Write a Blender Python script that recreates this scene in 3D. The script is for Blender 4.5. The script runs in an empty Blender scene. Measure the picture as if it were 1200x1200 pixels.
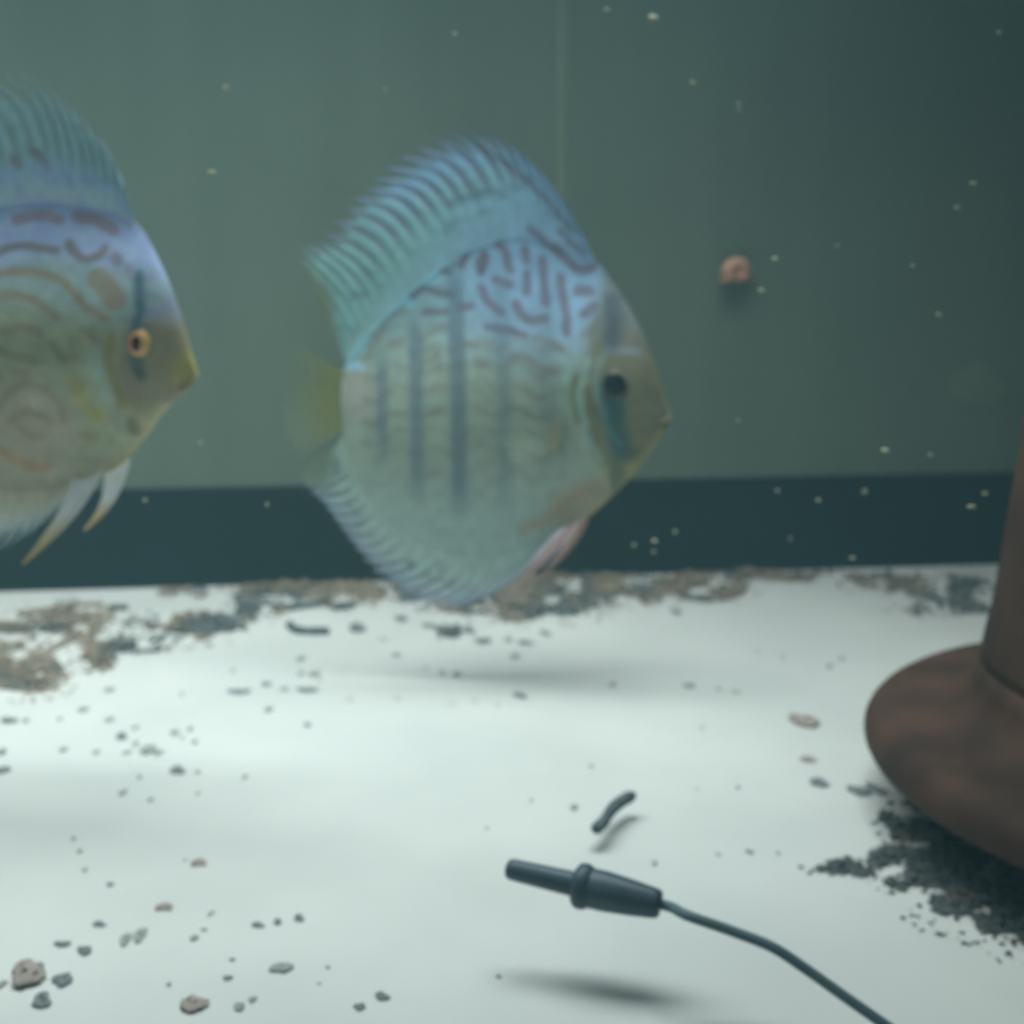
import bpy, math, random
import numpy as np
from mathutils import Vector

random.seed(7)
rng = np.random.default_rng(7)
scene = bpy.context.scene
COL = scene.collection

# ------------------------------------------------------------------ camera
CAM_H = 0.15
PITCH = math.radians(10.0)
FPX = 1500.0
cam_d = bpy.data.cameras.new('camera')
cam_d.sensor_width = 36.0
cam_d.lens = 36.0 * FPX / 1200.0
cam_d.clip_start = 0.005
cam_d.dof.use_dof = True
cam_d.dof.focus_distance = 0.16
cam_d.dof.aperture_fstop = 28.0
cam = bpy.data.objects.new('camera', cam_d)
COL.objects.link(cam)
cam.location = (0, 0, CAM_H)
cam.rotation_euler = (math.radians(90) - PITCH, 0, 0)
scene.camera = cam

# ------------------------------------------------------------------ light
world = bpy.data.worlds.new('room')
scene.world = world
world.use_nodes = True
world.node_tree.nodes['Background'].inputs['Color'].default_value = (0.62, 0.86, 0.90, 1)
world.node_tree.nodes['Background'].inputs['Strength'].default_value = 0.08

lamp_d = bpy.data.lights.new('aquarium_lamp', 'AREA')
lamp_d.shape = 'RECTANGLE'
lamp_d.size = 0.66
lamp_d.size_y = 0.20
lamp_d.energy = 1.85
lamp_d.color = (0.86, 1.0, 0.985)
lamp_d.spread = math.radians(100)
lamp = bpy.data.objects.new('aquarium_lamp', lamp_d)
COL.objects.link(lamp)
lamp.location = (-0.17, 0.43, 0.50)
lamp.rotation_euler = (0, 0, 0)

scene.view_settings.view_transform = 'Standard'
scene.view_settings.look = 'None'
scene.view_settings.gamma = 1.0
scene.view_settings.use_curve_mapping = False
scene.view_settings.exposure = 0.0
scene.cycles.use_denoising = True
scene.cycles.max_bounces = 8
scene.cycles.volume_bounces = 2
scene.cycles.transparent_max_bounces = 24

# ------------------------------------------------------------------ helpers
R_ = np.array([1.0, 0, 0])
F_ = np.array([0, math.cos(PITCH), -math.sin(PITCH)])
U_ = np.array([0, math.sin(PITCH), math.cos(PITCH)])
CAM = np.array([0, 0, CAM_H])


def ray(px, py):
    px = np.asarray(px, float)[..., None]
    py = np.asarray(py, float)[..., None]
    return F_ * FPX + R_ * (px - 600.0) + U_ * (600.0 - py)


def on_height(px, py, z):
    d = ray(px, py)
    k = (z - CAM_H) / d[..., 2:3]
    return CAM + d * k


def on_plane(px, py, p0, n):
    d = ray(px, py)
    k = np.dot(p0 - CAM, n) / (d @ n)
    return CAM + d * k[..., None]


def at_y(px, py, y):
    d = ray(px, py)
    return CAM + d * (y / d[..., 1:2])


def s2l(c):
    c = np.asarray(c, float) / 255.0
    return np.where(c <= 0.04045, c / 12.92, ((c + 0.055) / 1.055) ** 2.4)


def col(c, gain=1.0):
    v = np.clip(s2l(c) * gain, 0, 0.95)
    return (float(v[0]), float(v[1]), float(v[2]), 1.0)


def mesh_obj(name, verts, faces, mat, parent=None, smooth=True, colors=None, origin=None):
    verts = np.asarray(verts, float)
    if origin is not None:
        verts = verts - np.asarray(origin, float)
    me = bpy.data.meshes.new(name)
    me.from_pydata(verts.tolist(), [], faces if isinstance(faces, list) else faces.tolist())
    if smooth:
        me.polygons.foreach_set('use_smooth', [True] * len(me.polygons))
    if colors is not None:
        a = me.color_attributes.new('Col', 'FLOAT_COLOR', 'POINT')
        a.data.foreach_set('color', np.asarray(colors, np.float32).ravel())
    me.materials.append(mat)
    me.update()
    o = bpy.data.objects.new(name, me)
    COL.objects.link(o)
    if origin is not None and parent is None:
        o.location = Vector([float(v) for v in origin])
    if parent is not None:
        o.parent = parent
    return o


def empty(name, loc):
    o = bpy.data.objects.new(name, None)
    o.empty_display_size = 0.01
    COL.objects.link(o)
    o.location = Vector([float(v) for v in loc])
    return o


def tag(o, label=None, cat=None, group=None, kind=None):
    if label: o['label'] = label
    if cat: o['category'] = cat
    if group: o['group'] = group
    if kind: o['kind'] = kind
    return o


def grid_faces(n, m, wrap_m=False, wrap_n=False):
    i = np.arange(n if wrap_n else n - 1)
    j = np.arange(m if wrap_m else m - 1)
    I, J = np.meshgrid(i, j, indexing='ij')
    I2 = (I + 1) % n
    J2 = (J + 1) % m
    return np.stack([I * m + J, I2 * m + J, I2 * m + J2, I * m + J2], -1).reshape(-1, 4)


def catmull(pts, n):
    p = np.asarray(pts, float)
    p = np.vstack([2 * p[0] - p[1], p, 2 * p[-1] - p[-2]])
    seg = len(p) - 3
    t = np.linspace(0, seg, n)
    k = np.minimum(t.astype(int), seg - 1)
    f = (t - k)[:, None]
    a, b, c, d = p[k], p[k + 1], p[k + 2], p[k + 3]
    return 0.5 * ((2 * b) + (c - a) * f + (2 * a - 5 * b + 4 * c - d) * f ** 2 + (3 * b - a - 3 * c + d) * f ** 3)


def tube(points, radii, sides=14, cap=True):
    P = np.asarray(points, float)
    n = len(P)
    r = np.broadcast_to(np.asarray(radii, float), (n,))
    T = np.gradient(P, axis=0)
    T /= np.linalg.norm(T, axis=1)[:, None] + 1e-12
    up = np.array([0, 0, 1.0])
    A = np.cross(T, up)
    bad = np.linalg.norm(A, axis=1) < 1e-3
    A[bad] = np.cross(T[bad], [1.0, 0, 0])
    A /= np.linalg.norm(A, axis=1)[:, None]
    B = np.cross(T, A)
    ang = np.linspace(0, 2 * math.pi, sides, endpoint=False)
    V = P[:, None, :] + r[:, None, None] * (np.cos(ang)[None, :, None] * A[:, None, :] + np.sin(ang)[None, :, None] * B[:, None, :])
    V = V.reshape(-1, 3)
    F = grid_faces(n, sides, wrap_m=True).tolist()
    if cap:
        V = np.vstack([V, P[:1], P[-1:]])
        a, b = n * sides, n * sides + 1
        for k in range(sides):
            F.append([k, (k + 1) % sides, a])
            F.append([(n - 1) * sides + (k + 1) % sides, (n - 1) * sides + k, b])
    return V, F


def lathe(profile, seg=64):
    p = np.asarray(profile, float)
    ang = np.linspace(0, 2 * math.pi, seg, endpoint=False)
    V = np.stack([p[:, None, 0] * np.cos(ang), p[:, None, 0] * np.sin(ang), np.broadcast_to(p[:, None, 1], (len(p), seg))], -1).reshape(-1, 3)
    return V, grid_faces(len(p), seg, wrap_m=True)


def box(x0, x1, y0, y1, z0, z1):
    V = [(x, y, z) for z in (z0, z1) for y in (y0, y1) for x in (x0, x1)]
    F = [[0, 2, 3, 1], [4, 5, 7, 6], [0, 1, 5, 4], [2, 6, 7, 3], [0, 4, 6, 2], [1, 3, 7, 5]]
    return np.array(V), F


def vnoise(x, y, seed=0):
    x = np.asarray(x, float); y = np.asarray(y, float)
    xi = np.floor(x).astype(np.int64); yi = np.floor(y).astype(np.int64)
    fx = x - xi; fy = y - yi
    fx = fx * fx * (3 - 2 * fx); fy = fy * fy * (3 - 2 * fy)

    def h(a, b):
        v = np.sin(a * 127.1 + b * 311.7 + seed * 74.7) * 43758.5453
        return v - np.floor(v)
    return (h(xi, yi) * (1 - fx) + h(xi + 1, yi) * fx) * (1 - fy) + (h(xi, yi + 1) * (1 - fx) + h(xi + 1, yi + 1) * fx) * fy


def sstep(a, b, x):
    t = np.clip((x - a) / (b - a), 0, 1)
    return t * t * (3 - 2 * t)


def dist_poly(x, y, pts):
    d = np.full(x.shape, 1e9)
    for (ax, ay), (bx, by) in zip(pts[:-1], pts[1:]):
        vx, vy = bx - ax, by - ay
        L = vx * vx + vy * vy + 1e-9
        t = np.clip(((x - ax) * vx + (y - ay) * vy) / L, 0, 1)
        d = np.minimum(d, np.hypot(x - ax - t * vx, y - ay - t * vy))
    return d


# ------------------------------------------------------------------ materials
def new_mat(name):
    m = bpy.data.materials.new(name)
    m.use_nodes = True
    nt = m.node_tree
    return m, nt, nt.nodes['Principled BSDF']


def noise_mat(name, c1, c2, scale=60.0, rough=0.6, spec=0.3, bump=0.0, detail=4.0, stops=(0.35, 0.65), gain=1.0):
    m, nt, b = new_mat(name)
    tc = nt.nodes.new('ShaderNodeTexCoord')
    nz = nt.nodes.new('ShaderNodeTexNoise')
    nz.inputs['Scale'].default_value = scale
    nz.inputs['Detail'].default_value = detail
    rp = nt.nodes.new('ShaderNodeValToRGB')
    rp.color_ramp.elements[0].position = stops[0]
    rp.color_ramp.elements[1].position = stops[1]
    rp.color_ramp.elements[0].color = col(c1, gain)
    rp.color_ramp.elements[1].color = col(c2, gain)
    nt.links.new(tc.outputs['Object'], nz.inputs['Vector'])
    nt.links.new(nz.outputs['Fac'], rp.inputs['Fac'])
    nt.links.new(rp.outputs['Color'], b.inputs['Base Color'])
    b.inputs['Roughness'].default_value = rough
    b.inputs['Specular IOR Level'].default_value = spec
    if bump:
        bp = nt.nodes.new('ShaderNodeBump')
        bp.inputs['Strength'].default_value = bump
        bp.inputs['Distance'].default_value = 0.001
        nt.links.new(nz.outputs['Fac'], bp.inputs['Height'])
        nt.links.new(bp.outputs['Normal'], b.inputs['Normal'])
    return m


def attr_mat(name, rough=0.5, spec=0.25, alpha=False, nscale=400.0, namt=0.12, bump=0.15):
    m, nt, b = new_mat(name)
    at = nt.nodes.new('ShaderNodeAttribute')
    at.attribute_name = 'Col'
    tc = nt.nodes.new('ShaderNodeTexCoord')
    nz = nt.nodes.new('ShaderNodeTexNoise')
    nz.inputs['Scale'].default_value = nscale
    nz.inputs['Detail'].default_value = 2.0
    nt.links.new(tc.outputs['Object'], nz.inputs['Vector'])
    mr = nt.nodes.new('ShaderNodeMapRange')
    mr.inputs['To Min'].default_value = 1 - namt
    mr.inputs['To Max'].default_value = 1 + namt
    nt.links.new(nz.outputs['Fac'], mr.inputs['Value'])
    mx = nt.nodes.new('ShaderNodeVectorMath')
    mx.operation = 'SCALE'
    nt.links.new(at.outputs['Color'], mx.inputs[0])
    nt.links.new(mr.outputs['Result'], mx.inputs['Scale'])
    nt.links.new(mx.outputs['Vector'], b.inputs['Base Color'])
    b.inputs['Roughness'].default_value = rough
    b.inputs['Specular IOR Level'].default_value = spec
    if bump:
        bp = nt.nodes.new('ShaderNodeBump')
        bp.inputs['Strength'].default_value = bump
        bp.inputs['Distance'].default_value = 0.0005
        nt.links.new(nz.outputs['Fac'], bp.inputs['Height'])
        nt.links.new(bp.outputs['Normal'], b.inputs['Normal'])
    if alpha:
        nt.links.new(at.outputs['Alpha'], b.inputs['Alpha'])
    return m


def wall_mat():
    m, nt, b = new_mat('green_back_wall')
    tc = nt.nodes.new('ShaderNodeTexCoord')
    mp = nt.nodes.new('ShaderNodeMapping')
    mp.inputs['Scale'].default_value = (30, 30, 1.6)
    n1 = nt.nodes.new('ShaderNodeTexNoise')
    n1.inputs['Scale'].default_value = 1.0
    n1.inputs['Detail'].default_value = 3.0
    n2 = nt.nodes.new('ShaderNodeTexNoise')
    n2.inputs['Scale'].default_value = 9.0
    n2.inputs['Detail'].default_value = 4.0
    nt.links.new(tc.outputs['Object'], mp.inputs['Vector'])
    nt.links.new(mp.outputs['Vector'], n1.inputs['Vector'])
    nt.links.new(tc.outputs['Object'], n2.inputs['Vector'])
    ad = nt.nodes.new('ShaderNodeMath'); ad.operation = 'ADD'
    ml = nt.nodes.new('ShaderNodeMath'); ml.operation = 'MULTIPLY'; ml.inputs[1].default_value = 0.5
    nt.links.new(n1.outputs['Fac'], ad.inputs[0])
    nt.links.new(n2.outputs['Fac'], ad.inputs[1])
    nt.links.new(ad.outputs[0], ml.inputs[0])
    rp = nt.nodes.new('ShaderNodeValToRGB')
    rp.color_ramp.elements[0].position = 0.35
    rp.color_ramp.elements[1].position = 0.65
    rp.color_ramp.elements[0].color = col((92, 104, 92))
    rp.color_ramp.elements[1].color = col((102, 114, 102))
    nt.links.new(ml.outputs[0], rp.inputs['Fac'])
    nt.links.new(rp.outputs['Color'], b.inputs['Base Color'])
    b.inputs['Roughness'].default_value = 0.7
    b.inputs['Specular IOR Level'].default_value = 0.15
    return m


M = {
    'floor': noise_mat('white_floor', (198, 203, 201), (208, 212, 210), scale=14, rough=0.55, spec=0.2),
    'wall': wall_mat(),
    'band': noise_mat('black_band', (5, 8, 12), (10, 14, 18), scale=40, rough=0.7, spec=0.1),
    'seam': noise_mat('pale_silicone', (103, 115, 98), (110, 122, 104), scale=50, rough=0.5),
    'clay': noise_mat('brown_clay', (58, 43, 38), (84, 60, 50), scale=38, rough=0.75, spec=0.15, bump=0.4),
    'probe': noise_mat('dark_plastic', (60, 80, 90), (72, 94, 104), scale=90, rough=0.45, spec=0.35),
    'cable': noise_mat('cable_rubber', (80, 104, 112), (96, 120, 126), scale=90, rough=0.5, spec=0.3),
    'crumb_dark': noise_mat('dark_crumb', (122, 134, 138), (148, 156, 156), scale=500, rough=0.85, spec=0.1, bump=0.5),
    'crumb_grey': noise_mat('grey_crumb', (158, 168, 166), (184, 190, 184), scale=500, rough=0.85, spec=0.1, bump=0.5),
    'crumb_pink': noise_mat('pinkish_crumb', (162, 152, 148), (190, 180, 172), scale=500, rough=0.85, spec=0.1, bump=0.5),
    'twig': noise_mat('slate_twig', (72, 86, 92), (100, 110, 112), scale=400, rough=0.8, spec=0.1, bump=0.5),
    'mulm': attr_mat('mulm', rough=0.9, spec=0.05, nscale=900, namt=0.25),
    'speck': noise_mat('pale_speck', (180, 188, 160), (215, 215, 190), scale=800, rough=0.8),
    'shell': noise_mat('snail_shell', (186, 132, 110), (208, 158, 134), scale=260, rough=0.4, spec=0.4),
    'snail_skin': noise_mat('snail_skin', (120, 84, 72), (150, 110, 92), scale=300, rough=0.5),
    'skin': attr_mat('fish_skin', rough=0.5, spec=0.3),
    'fin': attr_mat('fish_fin', rough=0.5, spec=0.2, alpha=True),
    'eye': attr_mat('fish_eye', rough=0.2, spec=0.5, bump=0),
    'pupil': noise_mat('fish_pupil', (10, 14, 18), (18, 24, 28), scale=300, rough=0.15, spec=0.5),
}

# ------------------------------------------------------------------ the tank
A = on_height(0, 693, 0.0)
B = on_height(1200, 660, 0.0)
wd = (B - A); wd[2] = 0
wl = np.linalg.norm(wd); wd /= wl
wn = np.array([wd[1], -wd[0], 0.0])            # wall normal, towards the camera
BAND_H = 0.0505
XL, XR = -0.62, 0.66
TOP = 0.46


def wall_pt(x, off=0.0):
    k = (x - A[0]) / wd[0]
    return A + wd * k + wn * off


def wall_slab(x0, x1, z0, z1, front, back):
    a0, a1 = wall_pt(x0, front), wall_pt(x1, front)
    b0, b1 = wall_pt(x0, back), wall_pt(x1, back)
    V = []
    for z in (z0, z1):
        for p in (a0, a1, b0, b1):
            V.append((p[0], p[1], z))
    F = [[0, 2, 3, 1], [4, 5, 7, 6], [0, 1, 5, 4], [2, 6, 7, 3], [0, 4, 6, 2], [1, 3, 7, 5]]
    return np.array(V), F


V, F = box(XL - 0.01, XR + 0.01, -0.12, 0.78, -0.012, 0.0)
tag(mesh_obj('floor', V, F, M['floor'], smooth=False), 'bare white aquarium floor', kind='structure')
V, F = wall_slab(XL, XR, 0.0, TOP, 0.0, -0.01)
wall_back = tag(mesh_obj('wall_back', V, F, M['wall'], smooth=False), 'dull green back wall of the aquarium', kind='structure')
V, F = wall_slab(XL + 0.001, XR - 0.001, 0.0, BAND_H, 0.0015, 0.0)
tag(mesh_obj('trim_1', V, F, M['band'], smooth=False), 'blue black band along the foot of the back wall', kind='structure')
for nm, x, s in (('wall_left', XL, -1), ('wall_right', XR, 1)):
    y1 = wall_pt(x)[1]
    V, F = box(min(x, x + s * 0.01), max(x, x + s * 0.01), -0.12, y1, 0.0, TOP)
    tag(mesh_obj(nm, V, F, M['wall'], smooth=False), 'green tinted side wall of the aquarium', kind='structure')
# faint vertical seam on the back wall
p = on_plane(np.array([658.0]), np.array([60.0]), wall_pt(0.0), wn)[0]
V, F = wall_slab(p[0] - 0.0024, p[0] + 0.0024, BAND_H, TOP, 0.0003, -0.0005)
tag(mesh_obj('trim_2', V, F, M['seam'], smooth=False), 'thin pale vertical seam on the back wall', kind='structure')

# thin pale patch on the back wall behind the pot
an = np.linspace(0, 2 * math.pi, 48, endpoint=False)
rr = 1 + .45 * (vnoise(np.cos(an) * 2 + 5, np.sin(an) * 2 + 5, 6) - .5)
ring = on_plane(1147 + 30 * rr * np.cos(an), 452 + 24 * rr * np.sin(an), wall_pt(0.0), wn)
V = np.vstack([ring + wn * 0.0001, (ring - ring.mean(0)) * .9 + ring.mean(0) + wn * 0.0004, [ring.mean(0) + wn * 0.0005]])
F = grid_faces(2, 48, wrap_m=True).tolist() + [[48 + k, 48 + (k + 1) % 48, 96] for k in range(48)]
mesh_obj('pale_patch', V, [f[::-1] for f in F], M['seam'], wall_back, smooth=False)

# ------------------------------------------------------------------ water haze
V, F = box(XL - 0.2, XR + 0.2, -0.3, 0.95, -0.05, TOP - 0.005)
wm = bpy.data.materials.new('hazy_water')
wm.use_nodes = True
nt = wm.node_tree
nt.nodes.clear()
out = nt.nodes.new('ShaderNodeOutputMaterial')
vs = nt.nodes.new('ShaderNodeVolumeScatter')
vs.inputs['Color'].default_value = (0.45, 0.88, 1.0, 1)
vs.inputs['Density'].default_value = 0.20
vs.inputs['Anisotropy'].default_value = 0.25
nt.links.new(vs.outputs[0], out.inputs['Volume'])
wo = mesh_obj('water', V, F, wm, smooth=False)
tag(wo, 'slightly cloudy blue green water filling the aquarium', 'water', kind='stuff')

# ------------------------------------------------------------------ fish
GAIN = 1.3
FGAIN = 1.55


class Fish:
    def __init__(self, name, dist, yaw, ref, top, bottom, label, gain=1.0):
        self.g = gain
        # ref: pixel whose ray fixes where the fish hangs in the water, dist: distance along y
        self.c = at_y(np.array(ref[0]), np.array(ref[1]), dist)
        self.eu = np.array([math.cos(yaw), math.sin(yaw), 0])
        self.n = np.array([math.sin(yaw), -math.cos(yaw), 0])
        self.mpp = np.linalg.norm(self.c - CAM) / FPX      # metres per design unit
        bot = max(p[1] for p in bottom)
        bx = [p[0] for p in bottom if p[1] == bot][0]
        self.o = on_plane(np.array(float(bx)), np.array(float(bot)), self.c, self.n)
        self.root = empty(name, self.o)
        tag(self.root, label, 'fish', 'discus fish swimming in the tank')
        t = catmull(top, 400); b = catmull(bottom, 400)
        self.x0 = max(t[:, 0].min(), b[:, 0].min()); self.x1 = min(t[:, 0].max(), b[:, 0].max())
        ti = np.argsort(t[:, 0]); bi = np.argsort(b[:, 0])
        self.tx, self.ty = t[ti, 0], t[ti, 1]
        self.bx, self.by = b[bi, 0], b[bi, 1]

    def pos(self, x, y, w):
        P = on_plane(x, y, self.c, self.n)
        return P + self.n * (np.asarray(w) * self.mpp)[..., None]

    def W(self, x):
        t = np.clip((x - self.x0) / (self.x1 - self.x0), 0, 1)
        k = np.interp(t, [0, .05, .2, .4, .6, .75, .88, .96, 1], [.10, .2, .5, .85, 1.0, .95, .66, .32, .12])
        return k * 33.0

    def wsurf(self, x, y):
        T = np.interp(x, self.tx, self.ty); Bt = np.interp(x, self.bx, self.by)
        s = np.clip((y - (T + Bt) / 2) / np.maximum((Bt - T) / 2, 1e-3), -1, 1)
        return self.W(x) * np.power(np.maximum(1 - s * s, 0), self.ex(x))

    def ex(self, x):
        t = np.clip((x - self.x0) / (self.x1 - self.x0), 0, 1)
        return 2.3 - 1.55 * sstep(.68, .92, t)

    def body(self, color, gill):
        n, m = 210, 170
        a = np.linspace(0, math.pi, n)
        xs = self.x0 + (self.x1 - self.x0) * (0.5 - 0.5 * np.cos(a)) * 0.6 + (self.x1 - self.x0) * np.linspace(0, 1, n) * 0.4
        ph = np.linspace(0, math.pi, m)
        # blend of even and cosine spacing over the height
        s = -(0.55 * np.cos(ph) + 0.45 * (1 - 2 * np.linspace(0, 1, m)))
        T = np.interp(xs, self.tx, self.ty); Bt = np.interp(xs, self.bx, self.by)
        mid = (T + Bt) / 2; half = np.maximum((Bt - T) / 2, 0.4)
        X = np.repeat(xs[:, None], m, 1)
        Y = mid[:, None] + half[:, None] * s[None]
        Wd = self.W(xs)[:, None] * np.power(np.maximum(1 - s * s, 0)[None], self.ex(xs)[:, None])
        # gill cover stands proud of the flank, its rear edge is a small step
        gx = np.interp(Y, [g[1] for g in gill], [g[0] for g in gill])
        step = 2.6 * sstep(-3, 3, X - gx) * (1 - sstep(30, 75, X - gx)) * np.minimum(1, Wd / 10)
        wav = 0.35 * (vnoise(X / 9, Y / 9, 3) - .5) * np.minimum(1, Wd / 6)
        Wn = Wd + step + wav
        Xf = np.concatenate([X, X[:, -2:0:-1]], 1)
        Yf = np.concatenate([Y, Y[:, -2:0:-1]], 1)
        Wf = np.concatenate([Wn, -Wn[:, -2:0:-1]], 1)
        V = self.pos(Xf.ravel(), Yf.ravel(), Wf.ravel())
        mm = Xf.shape[1]
        F = grid_faces(n, mm, wrap_m=True).tolist()
        F.append(list(range(mm))[::-1])
        F.append([(n - 1) * mm + k for k in range(mm)])
        c = color(Xf.ravel(), Yf.ravel())
        rgb = np.clip(s2l(np.clip(c, 0, 255)) * GAIN * self.g, 0, .95)
        rgba = np.concatenate([rgb, np.ones((len(rgb), 1))], 1)
        return mesh_obj('body', V, F, M['skin'], self.root, colors=rgba, origin=self.o)

    def fin(self, name, rows, color, nrays, w0=0.0, tilt=0.0, th=0.7, blend=None, serr=0.05, ns=260, nt_=34, label=None, corr=0.7):
        rows = np.asarray(rows, float)                  # (k, 3, 2): base, control, tip
        Bz = catmull(rows[:, 0], ns); Cz = catmull(rows[:, 1], ns); Tz = catmull(rows[:, 2], ns)
        s = np.linspace(0, 1, ns)
        fr = (s * nrays) % 1.0
        tip = 1 + serr * (1 + 1.2 * np.exp(-((s - .3) / .14) ** 2)) * (1 - 2 * np.abs(fr - 0.5) * 2) * (0.7 + .6 * vnoise(s * nrays, s * 0, 5))
        t = np.linspace(0, 1, nt_)
        tt = t[None] * (1 + (tip[:, None] - 1) * sstep(.6, 1, t)[None])
        P = ((1 - tt) ** 2)[..., None] * Bz[:, None] + (2 * tt * (1 - tt))[..., None] * Cz[:, None] + (tt ** 2)[..., None] * Tz[:, None]
        S = np.repeat(s[:, None], nt_, 1)
        thk = (th * (1 - .8 * t))[None] + 0.15
        wv = w0 + tilt * tt + corr * np.cos(2 * math.pi * S * nrays) * np.minimum(1, t * 3)[None] + 5 * np.sin(S * 7 + 1) * (t ** 2)[None] * (corr > 0)
        Wf = np.concatenate([wv + thk, (wv - thk)[:, ::-1]], 1)
        Xf = np.concatenate([P[..., 0], P[:, ::-1, 0]], 1)
        Yf = np.concatenate([P[..., 1], P[:, ::-1, 1]], 1)
        Sf = np.concatenate([S, S], 1)
        Tf = np.concatenate([np.repeat(t[None], ns, 0), np.repeat(t[None, ::-1], ns, 0)], 1)
        V = self.pos(Xf.ravel(), Yf.ravel(), Wf.ravel())
        F = grid_faces(ns, 2 * nt_)
        c, al = color(Xf.ravel(), Yf.ravel(), Sf.ravel(), Tf.ravel(), nrays)
        rgb = s2l(np.clip(c, 0, 255)) * FGAIN * self.g
        if blend is not None:      # skin pattern runs out into the fin root, brightened to offset weaker top light
            k = sstep(.04, .42, Tf.ravel())[:, None]
            rgb = rgb * k + (1 - k) * s2l(np.clip(blend(Xf.ravel(), Yf.ravel()), 0, 255)) * (1.3 * GAIN * (1 - k) + FGAIN * k) * self.g
        rgb = np.clip(rgb, 0, .95)
        al = 1 - np.sqrt(np.clip(1 - al, 0, 1))
        o = mesh_obj(name, V, F, M['fin'], self.root, colors=np.concatenate([rgb, al[:, None]], 1), origin=self.o)
        if label: o['label'] = label
        return o

    def eye(self, px, py, r, rp, ring, slim=.92):
        for side in (1, -1):
            w = float(self.wsurf(np.array(px), np.array(py)))
            n, m = 14, 40
            a = np.linspace(0, math.pi / 2, n)
            an = np.linspace(0, 2 * math.pi, m, endpoint=False)
            rr = np.sin(a) * r
            X = px + rr[:, None] * np.cos(an); Y = py + rr[:, None] * np.sin(an)
            Wd = np.repeat((w - 2.5 + 6.5 * np.cos(a))[:, None], m, 1) * side
            V = self.pos(X.ravel(), Y.ravel(), Wd.ravel())
            c = np.zeros((n, m, 4)); c[..., 3] = 1
            k = (rr / r)[:, None]
            left = (0.5 - 0.5 * np.cos(an))[None]
            base = ring[0][None, None] * left[..., None] + ring[1][None, None] * (1 - left[..., None])
            edge = sstep(.86, 1.0, k)[..., None]
            base = base * (1 - edge) + np.array(ring[2])[None, None] * edge
            c[..., :3] = np.clip(s2l(base + 0 * c[..., :3]) * GAIN * self.g, 0, .95)
            e = mesh_obj('eye', V, grid_faces(n, m, wrap_m=True), M['eye'], self.root, colors=c.reshape(-1, 4), origin=self.o)
            a = np.linspace(0, math.pi / 2, 8)
            rr = np.sin(a) * rp
            X = px + 1 + rr[:, None] * np.cos(an) * slim; Y = py + rr[:, None] * np.sin(an)
            Wd = np.repeat((w + 2.2 + 3.0 * np.cos(a))[:, None], m, 1) * side
            V = self.pos(X.ravel(), Y.ravel(), Wd.ravel())
            mesh_obj('pupil', V, grid_faces(8, m, wrap_m=True), M['pupil'], e, origin=self.o)

    def lips(self, pts_up, pts_lo, r, c):
        for pts in (pts_up, pts_lo):
            # a lip runs from one corner of the mouth round the snout to the other corner
            q = catmull(pts, 10)
            w = self.wsurf(q[:, 0], q[:, 1]) + .6
            w[-1] = 0
            near = self.pos(q[:, 0], q[:, 1], w); far = self.pos(q[:, 0], q[:, 1], -w)
            P = np.vstack([near, far[-2::-1]])
            rad = np.concatenate([np.linspace(.4, 1, 10), np.linspace(1, .4, 10)[1:]]) * r * self.mpp
            V, F = tube(P, rad, sides=10)
            cc = np.tile(np.append(np.clip(s2l(c) * GAIN * self.g, 0, .95), 1), (len(V), 1))
            mesh_obj('lip', V, F, M['skin'], self.root, colors=cc, origin=self.o)


def mixc(c, target, k):
    k = np.clip(k, 0, 1)[:, None]
    return c * (1 - k) + np.asarray(target, float)[None] * k


def line(c, x, y, pts, width, color, k=1.0, soft=2.2):
    wx = x + 3 * (vnoise(x / 14, y / 14, 11) - .5); wy = y + 3 * (vnoise(x / 14, y / 14, 12) - .5)
    pts = catmull(pts, max(2, 4 * len(pts))) if len(pts) > 2 else np.asarray(pts, float)
    d = dist_poly(wx, wy, pts)
    return mixc(c, color, k * (1 - sstep(width / 2 - soft * .5, width / 2 + soft, d)))


# ---- the middle fish, whole in view
fish = Fish('discus_fish', 0.47, math.radians(-3), (590, 440),
            top=[(400, 436), (413, 415), (437, 383), (487, 334), (545, 290), (603, 273), (652, 284), (696, 306), (722, 336), (746, 376), (765, 420), (778, 458), (787, 487)],
            bottom=[(400, 500), (410, 545), (430, 590), (470, 632), (520, 655), (575, 660), (625, 645), (665, 622), (692, 604), (722, 577), (750, 546), (772, 515), (787, 489)],
            label='blue striped discus fish with dark vertical bars, whole in view')


def o1(pts):      # detail crop 540..740 x 260..460 at six times
    return [(540 + a / 6.0, 260 + b / 6.0) for a, b in pts]


def o2(pts):      # detail crop 380..580 x 260..460 at six times
    return [(380 + a / 6.0, 260 + b / 6.0) for a, b in pts]


RED = (96, 84, 98)
BRN = (112, 104, 96)
OLV = (108, 108, 82)


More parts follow.
